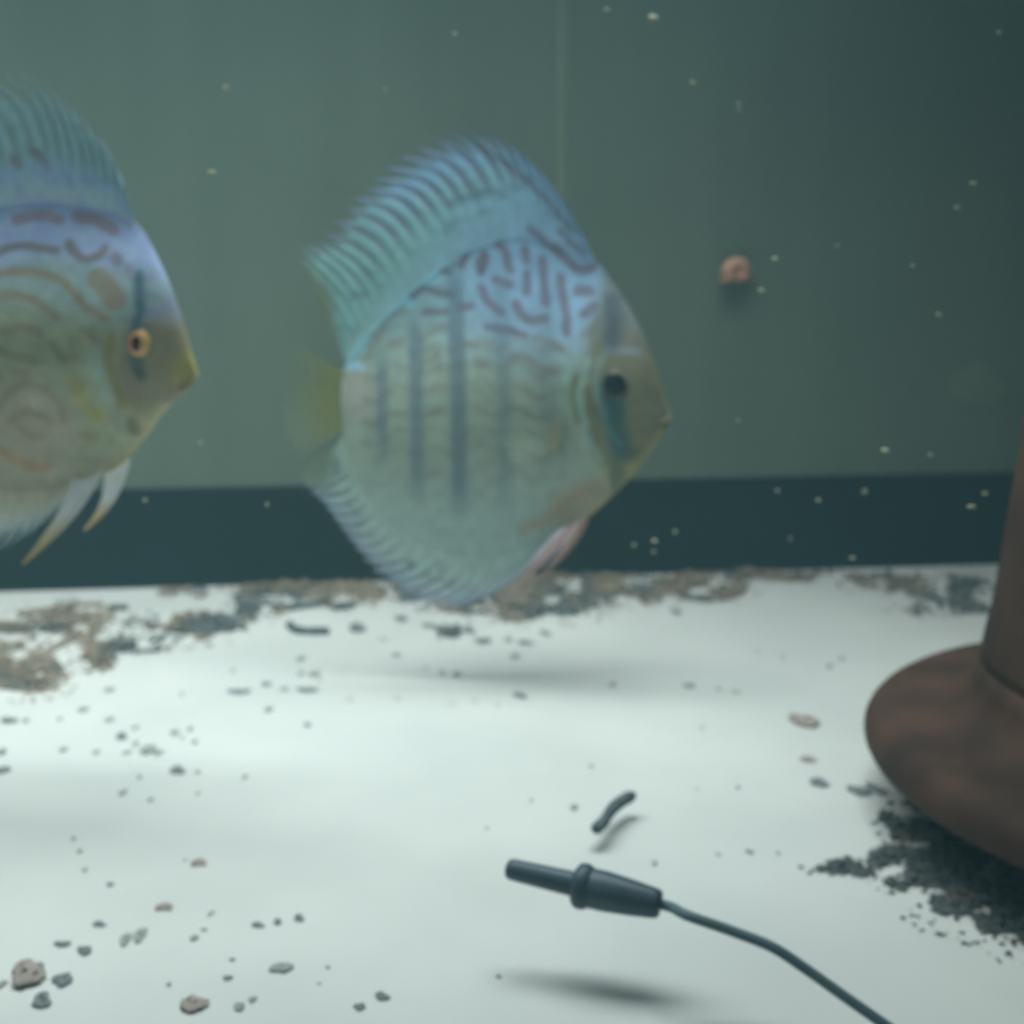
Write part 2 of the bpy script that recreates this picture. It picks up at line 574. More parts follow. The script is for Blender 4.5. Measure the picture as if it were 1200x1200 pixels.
def color_mid(x, y):
    n1 = vnoise(x / 30, y / 30, 1); n2 = vnoise(x / 12, y / 12, 2)
    c = np.tile(np.array([136, 150, 136.]), (len(x), 1))
    c = mixc(c, (140, 158, 152), sstep(520, 610, y))
    c = mixc(c, (122, 158, 168), (1 - sstep(320, 460, y + .1 * (x - 560))) * .9)
    c = mixc(c, (122, 154, 186), (1 - sstep(30, 140, np.hypot((x - 640) / 1.25, y - 330))) * .85)
    c = mixc(c, (150, 144, 140), (1 - sstep(10, 40, np.hypot(x - 420, (y - 460) / 1.3))) * .6)
    # pale line along the root of the dorsal fin
    c = line(c, x, y, [(412, 420), (437, 392), (487, 343), (520, 318)], 12, (130, 180, 196), .8, 5)
    c = line(c, x, y, [(402, 428), (422, 431)], 9, (150, 190, 212), .9, 3)
    # soft wavy rows over the flank, broken by the bars
    for k in range(9):
        yk = 378 + k * 25
        yy = yk + 4.5 * np.cos((x - 537) / 48 * 2 * math.pi) + 16 * (n1 - .5) + 5 * (n2 - .5) + .0007 * (x - 560) ** 2
        amp = .4 * (1 - sstep(640, 690, x)) * sstep(412, 440, x) * (1 - sstep(520, 610, y)) * (.3 + .9 * n1) * (.4 + .6 * sstep(380, 400, y))
        c = mixc(c, BRN, amp * (1 - sstep(2, 6.5, np.abs(y - yy))))
    # red brown maze on the shoulder
    for pts, w in ((o1([(160, 225), (130, 290), (145, 355)]), 7), (o1([(180, 235), (175, 300), (145, 355)]), 6),
                   (o1([(270, 165), (320, 230), (345, 340)]), 8), (o1([(455, 190), (462, 270)]), 8), (o1([(465, 360), (465, 500)]), 7),
                   (o1([(575, 270), (588, 400), (595, 580)]), 8), (o1([(700, 390), (720, 560), (745, 660), (745, 780)]), 8),
                   (o1([(395, 575), (440, 660), (510, 690), (600, 680)]), 8), (o1([(140, 460), (200, 570), (290, 630)]), 8),
                   (o1([(250, 410), (340, 440)]), 9), (o1([(650, 180), (740, 265), (830, 330), (930, 320)]), 10),
                   (o1([(820, 480), (900, 495)]), 11), (o1([(870, 650), (940, 590)]), 9), (o1([(860, 790), (940, 740)]), 8),
                   (o1([(190, 730), (330, 755), (460, 800)]), 6), (o1([(545, 815), (640, 840), (710, 890)]), 7),
                   (o1([(120, 970), (210, 990)]), 6), (o1([(370, 930), (470, 945), (560, 1010), (670, 1050)]), 7),
                   (o1([(690, 60), (780, 150), (860, 215)]), 6), (o1([(480, 50), (560, 100), (600, 150)]), 6),
                   (o1([(0, 600), (80, 590)]), 7), (o1([(0, 855), (110, 870)]), 6), (o1([(40, 235), (0, 310)]), 6),
                   (o2([(620, 530), (690, 470), (780, 490), (890, 510)]), 7), (o2([(700, 640), (860, 630)]), 6),
                   (o2([(320, 900), (400, 760), (470, 680), (560, 620)]), 8), (o2([(480, 850), (560, 830)]), 6),
                   (o2([(690, 830), (780, 760), (860, 740)]), 6), (o2([(700, 990), (820, 920)]), 6), (o2([(830, 350), (870, 360)]), 7)):
        c = line(c, x, y, pts, w, RED if pts[0][1] < 390 else BRN, .72 if pts[0][1] < 390 else .5, 4)
    # upright dark bars
    wob = 5 * np.sin(y / 60)
    for xb, wb, k, y0, y1 in ((447, 15, .55, 395, 560), (488, 17, .6, 350, 600), (537, 20, .68, 300, 620), (590, 18, .36, 300, 600), (640, 20, .2, 330, 560)):
        d = np.abs(x - (xb + wob * .4 + (y - 450) * .02))
        c = mixc(c, (84, 100, 114), k * (1 - sstep(wb * .2, wb * .75, d)) * sstep(y0, y0 + 50, y) * (1 - sstep(y1 - 60, y1, y)) * (.75 + .5 * n2))
    # head
    hd = sstep(-14, 14, x - np.interp(y, [300, 360, 420, 480, 540, 600], [716, 700, 688, 690, 705, 720]))
    hc = np.tile(np.array([120, 120, 100.]), (len(x), 1))
    hc = mixc(hc, (134, 132, 92), sstep(480, 560, y))
    hc = mixc(hc, (104, 104, 78), sstep(740, 775, x) * (1 - sstep(440, 490, y)))
    hc = mixc(hc, (104, 112, 118), (1 - sstep(370, 420, y)) * .8)
    c = c * (1 - hd[:, None]) + hc * hd[:, None]
    # cheek lines behind the eye
    for pts, w, cc, k in (([(712, 405), (700, 430), (700, 460), (712, 485)], 6, (140, 164, 160), .8), ([(690, 420), (680, 450), (682, 480), (690, 510), (703, 535)], 6, (136, 168, 160), .8),
                          ([(668, 432), (661, 460), (664, 480)], 6, (128, 160, 150), .7), ([(675, 440), (671, 462), (676, 490)], 7, OLV, .7),
                          ([(690, 455), (694, 490), (706, 525), (722, 540), (745, 528)], 10, OLV, .8), ([(655, 500), (650, 520)], 16, (146, 136, 108), .8),
                          ([(662, 500), (660, 525)], 8, (100, 118, 106), .6),
                          ([(712, 408), (748, 412)], 9, (136, 146, 156), .7), ([(706, 412), (694, 395), (702, 372)], 6, OLV, .5)):
        c = line(c, x, y, pts, w, cc, k, 4)
    # belly and throat
    c = mixc(c, (150, 138, 114), (1 - sstep(12, 42, np.hypot((x - 690) / 1.6, y - 592))) * .85)
    c = line(c, x, y, [(615, 620), (640, 610), (660, 592), (688, 572), (708, 562)], 8, (150, 120, 94), .5, 8)
    c = line(c, x, y, [(722, 552), (724, 572)], 15, (82, 92, 78), .8, 4)
    c = line(c, x, y, [(700, 604), (730, 575), (760, 540), (784, 498)], 10, (158, 150, 92), .8, 8)
    # bar through the eye
    c = line(c, x, y, [(716, 352), (720, 380), (716, 402)], 12, (66, 78, 92), .7, 12)
    c = line(c, x, y, [(716, 455), (719, 490), (727, 525)], 18, (54, 84, 88), .85, 12)
    c = line(c, x, y, [(707, 482), (715, 505), (728, 518)], 3, (90, 140, 140), .6, 3)
    return c * (0.95 + .1 * n2)[:, None]


def fin_main(x, y, s, t, nr):
    n2 = vnoise(x / 10, y / 10, 4)
    f = (s * nr) % 1.0
    c = np.tile(np.array([122, 162, 170.]), (len(x), 1))
    c = mixc(c, (124, 160, 192), (1 - sstep(40, 130, np.hypot((x - 640) / 1.25, y - 300))) * .8)
    c = mixc(c, (126, 166, 196), sstep(.45, .9, t) * (1 - sstep(.55, .75, s)))
    c = mixc(c, (118, 158, 156), sstep(.45, .7, s) * .8)
    c = mixc(c, (104, 104, 62), sstep(.80, .92, s) * sstep(.45, .9, t))
    dk = 1 - sstep(.08, .27, np.abs(f - .5))
    c = mixc(c, (96, 88, 110), dk * sstep(.32, .6, t) * (.45 + .5 * vnoise(s * 9, t * 2, 14)) * (1 - sstep(.68, .85, s)))
    sp = sstep(.62, .8, vnoise(x / 15 + y / 30, y / 8, 8)) * (1 - sstep(.4, .6, t)) * sstep(.05, .15, t)
    c = mixc(c, (90, 108, 116), sp * .6)
    c = line(c, x, y, [(560, 170), (590, 190), (630, 225), (665, 265)], 4, (86, 68, 82), .5, 4)
    al = .95 - .12 * sstep(.6, 1, t) - .55 * sstep(.78, .95, s) * sstep(.3, .8, t)
    return c * (0.95 + .1 * n2)[:, None], al


def fin_anal(x, y, s, t, nr):
    n2 = vnoise(x / 10, y / 10, 4)
    f = (s * nr) % 1.0
    c = np.tile(np.array([144, 166, 162.]), (len(x), 1))
    c = mixc(c, (150, 170, 186), sstep(.4, .9, t))
    dk = 1 - sstep(.10, .28, np.abs(f - .5))
    c = mixc(c, (116, 106, 112), dk * sstep(.25, .55, t) * .65 * (1 - sstep(.75, .9, s)))
    sp = sstep(.6, .8, vnoise(x / 12, y / 9, 9)) * (1 - sstep(.4, .6, t)) * sstep(.03, .12, t)
    c = mixc(c, (100, 112, 116), sp * .6)
    c = mixc(c, (104, 118, 92), sstep(.75, .92, s) * sstep(.2, .8, t))
    al = .95 - .2 * sstep(.5, 1, t) - .45 * sstep(.75, .95, s) * sstep(.2, .8, t)
    return c * (0.95 + .1 * n2)[:, None], al


def fin_tail(x, y, s, t, nr):
    f = (s * nr) % 1.0
    c = np.tile(np.array([122, 124, 66.]), (len(x), 1))
    c = mixc(c, (110, 122, 84), sstep(.4, 1, t))
    dk = 1 - sstep(.1, .3, np.abs(f - .5))
    c = mixc(c, (104, 108, 66), dk * .4)
    return c, .75 - .5 * sstep(.2, .95, t)


def fin_pelvic(x, y, s, t, nr):
    c = np.tile(np.array([186, 178, 190.]), (len(x), 1))
    c = mixc(c, (160, 118, 108), sstep(.35, .6, s) * (1 - sstep(.75, .95, s)))
    c = mixc(c, (150, 136, 108), sstep(.5, 1, t) * .6)
    return c, .95 - .35 * sstep(.4, 1, t)


def fin_pelvic_far(x, y, s, t, nr):
    c = np.tile(np.array([172, 140, 124.]), (len(x), 1))
    c = mixc(c, (190, 170, 170), 1 - sstep(.25, .5, s))
    return c, .9 - .4 * sstep(.3, 1, t)


def fin_pect(x, y, s, t, nr):
    c = np.tile(np.array([150, 156, 138.]), (len(x), 1))
    return c, .28 - .15 * t


fish.body(color_mid, gill=[(660, 380), (664, 420), (668, 470), (682, 520), (705, 560), (730, 600)])
fish.fin('dorsal_fin', [[(698, 310), (694, 298), (688, 284)], [(668, 296), (672, 252), (650, 222)], [(640, 286), (638, 220), (606, 178)], [(603, 280), (606, 196), (556, 164)],
                        [(560, 292), (560, 208), (500, 182)], [(525, 312), (520, 226), (456, 212)], [(487, 342), (484, 262), (420, 244)],
                        [(455, 372), (452, 304), (390, 284)], [(430, 398), (424, 340), (364, 300)], [(412, 422), (402, 385), (372, 345)], [(408, 428), (402, 415), (396, 404)]],
         fin_main, 27, serr=0.12, blend=color_mid)
fish.fin('anal_fin', [[(662, 616), (655, 630), (648, 642)], [(620, 638), (612, 668), (572, 698)], [(575, 652), (560, 692), (512, 710)], [(520, 647), (498, 682), (455, 680)],
                      [(470, 622), (446, 654), (413, 636)], [(432, 582), (414, 610), (383, 594)], [(412, 540), (396, 566), (357, 562)], [(404, 505), (394, 528), (372, 535)]],
         fin_anal, 25, serr=0.10, blend=color_mid)
fish.fin('tail_fin', [[(404, 437), (384, 426), (354, 402)], [(402, 456), (372, 448), (336, 438)], [(402, 480), (372, 482), (334, 492)], [(404, 500), (386, 514), (352, 534)]],
         fin_tail, 14, serr=0.03, ns=120, label='yellowish translucent tail fin')
fish.fin('pelvic_fin', [[(655, 618), (632, 640), (594, 690)], [(668, 614), (640, 646), (594, 691)], [(680, 608), (658, 640), (596, 692)]], fin_pelvic, 4, w0=12, tilt=6, serr=0, ns=40, th=1.4, corr=.3, label='long white and pink pelvic fin')
fish.fin('pelvic_fin', [[(672, 612), (662, 648), (618, 690)], [(684, 607), (674, 648), (619, 691)], [(692, 602), (682, 645), (622, 691)]], fin_pelvic_far, 4, w0=-10, tilt=-6, serr=0, ns=40, th=1.4, corr=.3, label='orange pink far pelvic fin')
for sd in (1, -1):
    wq = float(fish.wsurf(np.array(655.), np.array(508.)))
    fish.fin('pectoral_fin', [[(656, 498), (640, 488), (604, 480)], [(656, 506), (632, 506), (592, 508)], [(654, 518), (640, 526), (606, 540)]], fin_pect, 9, w0=sd * (wq + 1), tilt=sd * 16, serr=.02, ns=60, th=.5, corr=.2)
fish.eye(717, 450, 19.0, 15.5, [np.array([104, 68, 72.]), np.array([92, 82, 74.]), np.array([96, 96, 84.])])
fish.lips([(770, 496), (778, 492), (785, 487)], [(769, 500), (776, 501), (781, 497)], 2.4, (118, 112, 84))

# ---- the left fish, its rear half beyond the frame
lf = Fish('discus_fish', 0.37, math.radians(0), (60, 400),
          top=[(-172, 386), (-158, 362), (-130, 322), (-80, 270), (-20, 243), (40, 233), (100, 238), (155, 258), (180, 292), (200, 335), (215, 378), (226, 415), (232, 437)],
          bottom=[(-172, 450), (-160, 490), (-130, 528), (-80, 560), (-20, 577), (40, 580), (90, 568), (125, 555), (150, 538), (170, 514), (190, 486), (212, 464), (232, 443)],
          label='discus fish with orange eye and brown maze lines cut off by the left edge', gain=1.22)


def o3(pts):
    return [(a / 4.0, 80 + b / 4.0) for a, b in pts]


def o4(pts):
    return [(a / 3.75, 360 + b / 3.75) for a, b in pts]


def color_left(x, y):
    n1 = vnoise(x / 30, y / 30, 21); n2 = vnoise(x / 12, y / 12, 22)
    c = np.tile(np.array([146, 150, 124.]), (len(x), 1))
    c = mixc(c, (132, 154, 156), (1 - sstep(330, 400, y - .15 * (x - 60))) * .9)
    c = mixc(c, (150, 168, 212), (1 - sstep(268, 322, y - .25 * np.abs(x - 60))) * .95)
    c = mixc(c, (158, 144, 126), (1 - sstep(20, 70, np.hypot(x - 40, y - 500))) * .7)
    c = mixc(c, (168, 160, 140), sstep(525, 560, y) * .8)
    br = (134, 120, 104)
    for pts, w, cc, k in ((o3([(80, 710), (180, 692), (280, 705)]), 12, (136, 124, 142), .9), (o3([(365, 690), (450, 715), (535, 755)]), 13, (136, 124, 138), .9),
                          (o3([(-100, 940), (0, 868), (60, 842), (150, 835), (275, 855)]), 8, (120, 112, 120), .9), (o3([(330, 820), (370, 870), (430, 897), (490, 870), (508, 845)]), 9, (120, 112, 116), .9),
                          (o3([(-200, 1010), (0, 970), (100, 955), (220, 962), (310, 995), (380, 1050), (450, 1120), (540, 1170)]), 8, br, .85), (o3([(-60, 1090), (80, 1060), (160, 1075), (250, 1120), (310, 1170)]), 8, br, .8),
                          (o3([(490, 985), (580, 1085)]), 22, (134, 124, 110), .9), (o3([(555, 880), (575, 910)]), 9, (128, 120, 132), .7), (o3([(620, 940), (630, 960)]), 9, (128, 120, 132), .6),
                          (o4([(20, 430), (80, 370), (150, 330), (220, 345), (285, 420), (310, 490)]), 8, br, .7), (o4([(60, 495), (110, 470), (170, 455), (235, 490)]), 8, br, .7),
                          (o4([(100, 525), (150, 560), (190, 570)]), 7, br, .65), (o4([(-80, 560), (0, 620), (60, 660), (130, 695), (205, 702)]), 9, (164, 126, 96), .7),
                          (o4([(30, 180), (110, 210), (200, 232)]), 8, br, .7), (o4([(60, 105), (150, 80), (225, 115)]), 8, br, .7), (o4([(-60, 270), (0, 290), (30, 300)]), 9, br, .7),
                          (o4([(90, 270), (180, 285), (250, 300)]), 6, br, .5), (o4([(-100, 400), (-40, 380), (10, 350)]), 8, br, .6), (o4([(-140, 480), (-60, 470), (-10, 520)]), 8, br, .6),
                          (o4([(270, 150), (330, 220), (370, 220)]), 8, (124, 118, 92), .6), (o4([(410, 90), (480, 150)]), 8, (124, 118, 92), .6),
                          (o4([(360, 320), (380, 390)]), 18, (158, 152, 92), .7), (o4([(420, 455), (450, 465)]), 14, (146, 138, 76), .7), (o4([(370, 560), (420, 570)]), 10, (140, 124, 96), .6),
                          (o4([(460, 190), (450, 290)]), 16, (152, 168, 156), .6), (o4([(490, 230), (500, 380)]), 14, (150, 170, 164), .6)):
        c = line(c, x, y, pts, w, cc, k, 4)
    # faint bars beyond the frame
    for xb in (-110, -60, -10):
        c = mixc(c, (100, 112, 118), .35 * (1 - sstep(3, 12, np.abs(x - xb))) * (1 - sstep(-20, 0, x)))
    # head
    hd = sstep(-10, 12, x - np.interp(y, [300, 375, 420, 460, 500, 560], [260, 160, 146, 146, 156, 190]))
    hc = np.tile(np.array([132, 124, 102.]), (len(x), 1))
    hc = mixc(hc, (130, 138, 160), (1 - sstep(360, 392, y)) * .95)
    hc = mixc(hc, (150, 140, 84), (1 - sstep(10, 34, np.hypot(x - 222, (y - 432)))) * .9)
    hc = mixc(hc, (150, 148, 118), sstep(462, 495, y))
    c = c * (1 - hd[:, None]) + hc * hd[:, None]
    c = line(c, x, y, [(141, 395), (139, 430), (150, 470)], 9, (132, 120, 74), .7, 5)
    c = line(c, x, y, [(120, 555), (150, 536), (172, 510), (195, 480)], 12, (170, 160, 122), .7, 8)
    c = line(c, x, y, [(158, 494), (160, 503)], 12, (104, 106, 86), .8, 4)
    c = line(c, x, y, [(168, 322), (170, 345), (170, 372), (167, 386)], 7, (70, 96, 114), .85, 6)
    c = line(c, x, y, [(168, 410), (169, 428), (172, 438)], 9, (74, 88, 90), .85, 7)
    return c * (0.95 + .1 * n2)[:, None]


def lfin_dorsal(x, y, s, t, nr):
    n2 = vnoise(x / 10, y / 10, 34)
    f = (s * nr) % 1.0
    c = np.tile(np.array([136, 166, 174.]), (len(x), 1))
    c = mixc(c, (150, 168, 210), 1 - sstep(.02, .22, t))
    c = mixc(c, (128, 164, 178), sstep(.3, .6, s) * sstep(.4, .8, t))
    dk = 1 - sstep(.10, .3, np.abs(f - .5))
    c = mixc(c, (108, 124, 126), dk * sstep(.2, .5, t) * .5)
    for pts, w in ((o3([(160, 390), (200, 430), (232, 475)]), 9), (o3([(80, 570), (100, 600)]), 9), (o3([(300, 500), (320, 525)]), 7), (o3([(60, 420), (95, 460)]), 7), (o3([(400, 520), (425, 550)]), 7)):
        c = line(c, x, y, pts, w, (116, 110, 108), .75, 4)
    al = .92 - .3 * sstep(.4, 1, t)
    return c * (0.95 + .1 * n2)[:, None], al


def lfin_anal(x, y, s, t, nr):
    f = (s * nr) % 1.0
    c = np.tile(np.array([184, 184, 174.]), (len(x), 1))
    c = mixc(c, (176, 190, 194), sstep(.3, .9, t))
    dk = 1 - sstep(.1, .3, np.abs(f - .5))
    c = mixc(c, (110, 124, 128), dk * sstep(.4, .8, t) * .6)
    return c, .95 - .3 * sstep(.5, 1, t)


def lfin_pelvic(x, y, s, t, nr):
    c = np.tile(np.array([190, 190, 196.]), (len(x), 1))
    c = mixc(c, (176, 160, 120), sstep(.35, .9, t))
    return c, .95 - .2 * sstep(.5, 1, t)


lf.body(color_left, gill=[(100, 330), (112, 380), (116, 430), (124, 480), (146, 520), (170, 560)])
lf.fin('dorsal_fin', [[(158, 264), (156, 252), (153, 238)], [(140, 254), (146, 205), (128, 178)], [(115, 246), (120, 180), (92, 136)], [(85, 240), (92, 160), (55, 108)], [(55, 238), (58, 150), (20, 106)],
                      [(20, 240), (20, 155), (-30, 120)], [(-20, 248), (-25, 170), (-80, 150)], [(-65, 266), (-70, 200), (-130, 190)], [(-105, 300), (-115, 245), (-175, 232)], [(-140, 338), (-150, 300), (-208, 270)],
                      [(-162, 372), (-175, 340), (-212, 318)], [(-170, 386), (-176, 372), (-184, 356)]],
       lfin_dorsal, 24, serr=.10, blend=color_left)
lf.fin('anal_fin', [[(92, 562), (86, 576), (74, 592)], [(60, 572), (60, 604), (34, 626)], [(20, 573), (14, 620), (-10, 640)], [(-20, 571), (-30, 620), (-60, 640)], [(-75, 556), (-90, 600), (-125, 612)],
                    [(-125, 524), (-145, 560), (-178, 560)], [(-158, 484), (-172, 510), (-200, 512)], [(-168, 452), (-178, 470), (-190, 486)]], lfin_anal, 19, serr=.3, blend=color_left)
lf.fin('tail_fin', [[(-168, 386), (-190, 376), (-218, 352)], [(-169, 405), (-200, 398), (-236, 386)], [(-169, 430), (-200, 432), (-238, 442)], [(-168, 450), (-186, 464), (-220, 484)]],
       fin_tail, 14, serr=.03, ns=80, label='yellowish translucent tail fin')
lf.fin('pelvic_fin', [[(88, 560), (84, 590), (34, 656)], [(104, 560), (96, 600), (34, 657)], [(122, 550), (108, 602), (35, 658)]], lfin_pelvic, 4, w0=10, tilt=8, serr=0, ns=40, th=1.6, corr=.3, label='long curved white pelvic fin')
lf.fin('pelvic_fin', [[(120, 552), (122, 592), (94, 622)], [(135, 546), (134, 592), (94, 623)], [(150, 536), (142, 594), (95, 625)]], lfin_pelvic, 4, w0=-8, tilt=-6, serr=0, ns=40, th=1.6, corr=.3, label='shorter pale far pelvic fin')
for sd in (1, -1):
    wq = float(lf.wsurf(np.array(108.), np.array(455.)))
    lf.fin('pectoral_fin', [[(110, 440), (95, 430), (60, 424)], [(110, 450), (88, 450), (46, 452)], [(108, 462), (94, 470), (60, 486)]], fin_pect, 9, w0=sd * (wq + 1), tilt=sd * 16, serr=.02, ns=60, th=.5, corr=.2)
lf.eye(167, 401, 17.0, 9.5, [np.array([196, 112, 76.]), np.array([186, 150, 92.]), np.array([150, 124, 70.])], slim=.6)
lf.lips([(212, 453), (222, 447), (230, 439)], [(210, 458), (218, 455), (225, 448)], 2.6, (132, 120, 84))

# ------------------------------------------------------------------ clay pot
pot_c = np.array([0.212, 0.336, 0.0])
pot = empty('clay_pot', pot_c)
tag(pot, 'reddish brown clay pot on a wide round dish at the right edge', 'pot')
V, F = lathe([(0.0, 0.0), (0.074, 0.0), (0.078, 0.004), (0.080, 0.016)], 72)
mesh_obj('foot', V, F, M['clay'], pot)
prof = [(0.0, 0.013), (0.080, 0.013), (0.100, 0.014)]
for a in np.linspace(-80, 90, 12):
    prof.append((0.1025 + 0.0085 * math.cos(math.radians(a)), 0.0215 + 0.0075 * math.sin(math.radians(a))))
prof += [(0.098, 0.0294), (0.092, 0.0303), (0.087, 0.0320), (0.0832, 0.0350), (0.0812, 0.0390), (0.0800, 0.0440), (0.0, 0.0440)]
V, F = lathe(prof, 96)
mesh_obj('dish', V, F, M['clay'], pot)
prof = [(0.0, 0.043), (0.0795, 0.0435), (0.0790, 0.047), (0.0783, 0.052), (0.0768, 0.06), (0.071, 0.12), (0.063, 0.20), (0.059, 0.245), (0.057, 0.248), (0.053, 0.248), (0.051, 0.244), (0.050, 0.20), (0.0, 0.195)]
V, F = lathe(prof, 96)
mesh_obj('column', V, F, M['clay'], pot)

# ------------------------------------------------------------------ probe with its cable
tip = at_y(np.array(596.), np.array(1018.), 0.267)
bend = at_y(np.array(682.), np.array(1039.), 0.256)
end = at_y(np.array(774.), np.array(1060.), 0.256)
ax = (end - tip) / np.linalg.norm(end - tip)
L = np.linalg.norm(end - tip)
mp = 0.27 / 1500.0
root = empty('temperature_probe', np.array([tip[0], tip[1], 0.0]))
tag(root, 'dark plastic sensor probe trailing a thin cable above the white floor', 'probe')
ro = np.array([tip[0], tip[1], 0.0])


def along(stations):
    P = np.array([tip + ax * (L * k) for k, r in stations]); Rr = np.array([r * mp for k, r in stations])
    return P, Rr


P, Rr = along([(-.012, 8), (.0, 11.5), (.02, 13), (.1, 13.5), (.42, 15.0), (.46, 15.2)])
V, F = tube(P, Rr, sides=28)
mesh_obj('sensor_tip', V, F, M['probe'], root, origin=ro)
P, Rr = along([(.435, 16), (.445, 22), (.465, 26.5), (.50, 28), (.535, 26.5), (.555, 23)])
V, F = tube(P, Rr, sides=32)
mesh_obj('collar', V, F, M['probe'], root, origin=ro)
P, Rr = along([(.52, 23), (.56, 24), (.65, 24), (.8, 21.5), (.95, 18.2), (.985, 17), (1.0, 14)])
V, F = tube(P, Rr, sides=32)
mesh_obj('housing', V, F, M['probe'], root, origin=ro)
cb = [end - ax * 0.004, end + ax * 0.002]
for px, py, yy in ((806, 1073, .248), (860, 1092, .2455), (905, 1110, .243), (945, 1136, .2405), (990, 1168, .238), (1040, 1203, .235), (1110, 1252, .231), (1190, 1305, .226)):
    cb.append(at_y(np.array(float(px)), np.array(float(py)), yy))
lastp = cb[-1]
cb += [np.array([lastp[0] + .018, lastp[1] - .02, max(lastp[2] * .4, .0016)]), np.array([lastp[0] + .035, lastp[1] - .045, 0.0014]), np.array([0.17, 0.10, 0.0014]), np.array([0.175, 0.02, 0.0014])]
V, F = tube(catmull(cb, 120), 6.3 * mp, sides=14)
mesh_obj('cable', V, F, M['cable'], root, origin=ro)

# ------------------------------------------------------------------ snail on the back wall
sc_ = on_plane(np.array(862.), np.array(319.), wall_pt(0.0), wn)
sr = 24.0 * np.linalg.norm(sc_ - CAM) / FPX
snail = empty('snail', sc_ + np.array([0, 0, -sr]) + wn * 0.0)
tag(snail, 'small round reddish brown snail on the green back wall', 'snail')
th = np.linspace(0, 2 * math.pi * 2.6, 90)
rad = sr * 0.62 * np.exp(0.17 * (th - th[-1]))
ctr = sc_ + wn * (sr * .55)
upv = np.array([0, 0, 1.0])
P = ctr + (wd[None] * np.cos(th)[:, None] + upv[None] * np.sin(th)[:, None]) * rad[:, None] + wn[None] * (np.linspace(.15, 0, 90) * sr)[:, None]
V, F = tube(P, rad * 0.60, sides=16)
mesh_obj('shell', V, F, M['shell'], snail, origin=sc_ + np.array([0, 0, -sr]))
f = np.linspace(0, 1, 14)
P = sc_ + wd[None] * ((f - .35) * sr * 1.5)[:, None] + wn[None] * (sr * .16) - upv[None] * (sr * .35)
V, F = tube(P, np.sin(np.clip(f, .04, .96) * math.pi) ** .6 * sr * .16, sides=12)
mesh_obj('foot', V, F, M['snail_skin'], snail, origin=sc_ + np.array([0, 0, -sr]))


# ------------------------------------------------------------------ crumbs, twigs and clumps on the floor
def lump_mesh(name, seed, mat, lobes=6):
    """one ragged piece of debris: a few rough lobes grown together"""
    r = np.random.default_rng(seed)
    n, m = 6, 9
    a = np.linspace(0.2, math.pi - 0.2, n); b = np.linspace(0, 2 * math.pi, m, endpoint=False)
    A_, B_ = np.meshgrid(a, b, indexing='ij')
    Vs, Fs = [], []
    for k in range(lobes):
        rr = 1 + .5 * (r.random((n, m)) - .5)
        V = np.stack([rr * np.sin(A_) * np.cos(B_), rr * np.sin(A_) * np.sin(B_), .7 * rr * np.cos(A_)], -1).reshape(-1, 3)
        sz = r.uniform(.35, .8) if k else .85
        V = V * sz + np.array([r.uniform(-.75, .75), r.uniform(-.6, .6), 0]) * (k > 0)
        F = grid_faces(n, m, wrap_m=True).tolist()
        F.append(list(range(m))[::-1]); F.append([(n - 1) * m + q for q in range(m)])
        Fs += [[i + k * n * m for i in f] for f in F]
        V[:, 2] -= V[:, 2].min()
        Vs.append(V)
    V = np.vstack(Vs)
    V[:, :2] /= 2 * np.abs(V[:, :2]).max()
    V[:, 2] /= V[:, 2].max()
    me = bpy.data.meshes.new(name)
    me.from_pydata(V.tolist(), [], Fs)
    me.polygons.foreach_set('use_smooth', [True] * len(me.polygons))
    me.materials.append(mat)
    return me


LUMPS = {k: [lump_mesh('crumb', 10 * i + j, M[k]) for j in range(4)] for i, k in enumerate(('crumb_dark', 'crumb_grey', 'crumb_pink'))}


def crumb(px, py, w, h, ang=0.0, mat='crumb_grey', name='crumb', label=None, cat='crumb', group=None):
    p = on_height(np.array(float(px)), np.array(float(py)), 0.0)
    dist = np.linalg.norm(p - CAM)
    mpp = dist / FPX
    sl = CAM_H / dist                       # how much the floor is foreshortened here
    me = random.choice(LUMPS[mat])
    o = bpy.data.objects.new(name, me)
    COL.objects.link(o)
    hz = min(w, h) * mpp * 0.3
    dy = max(h * mpp - hz * .8, h * mpp * .5) / sl
    o.location = Vector([float(v) for v in p])
    o.scale = (w * mpp * 1.3, min(dy, w * mpp * 2.4) * 1.3, hz)
    o.rotation_euler = (0, 0, ang)
    tag(o, label, cat, group)
    return o


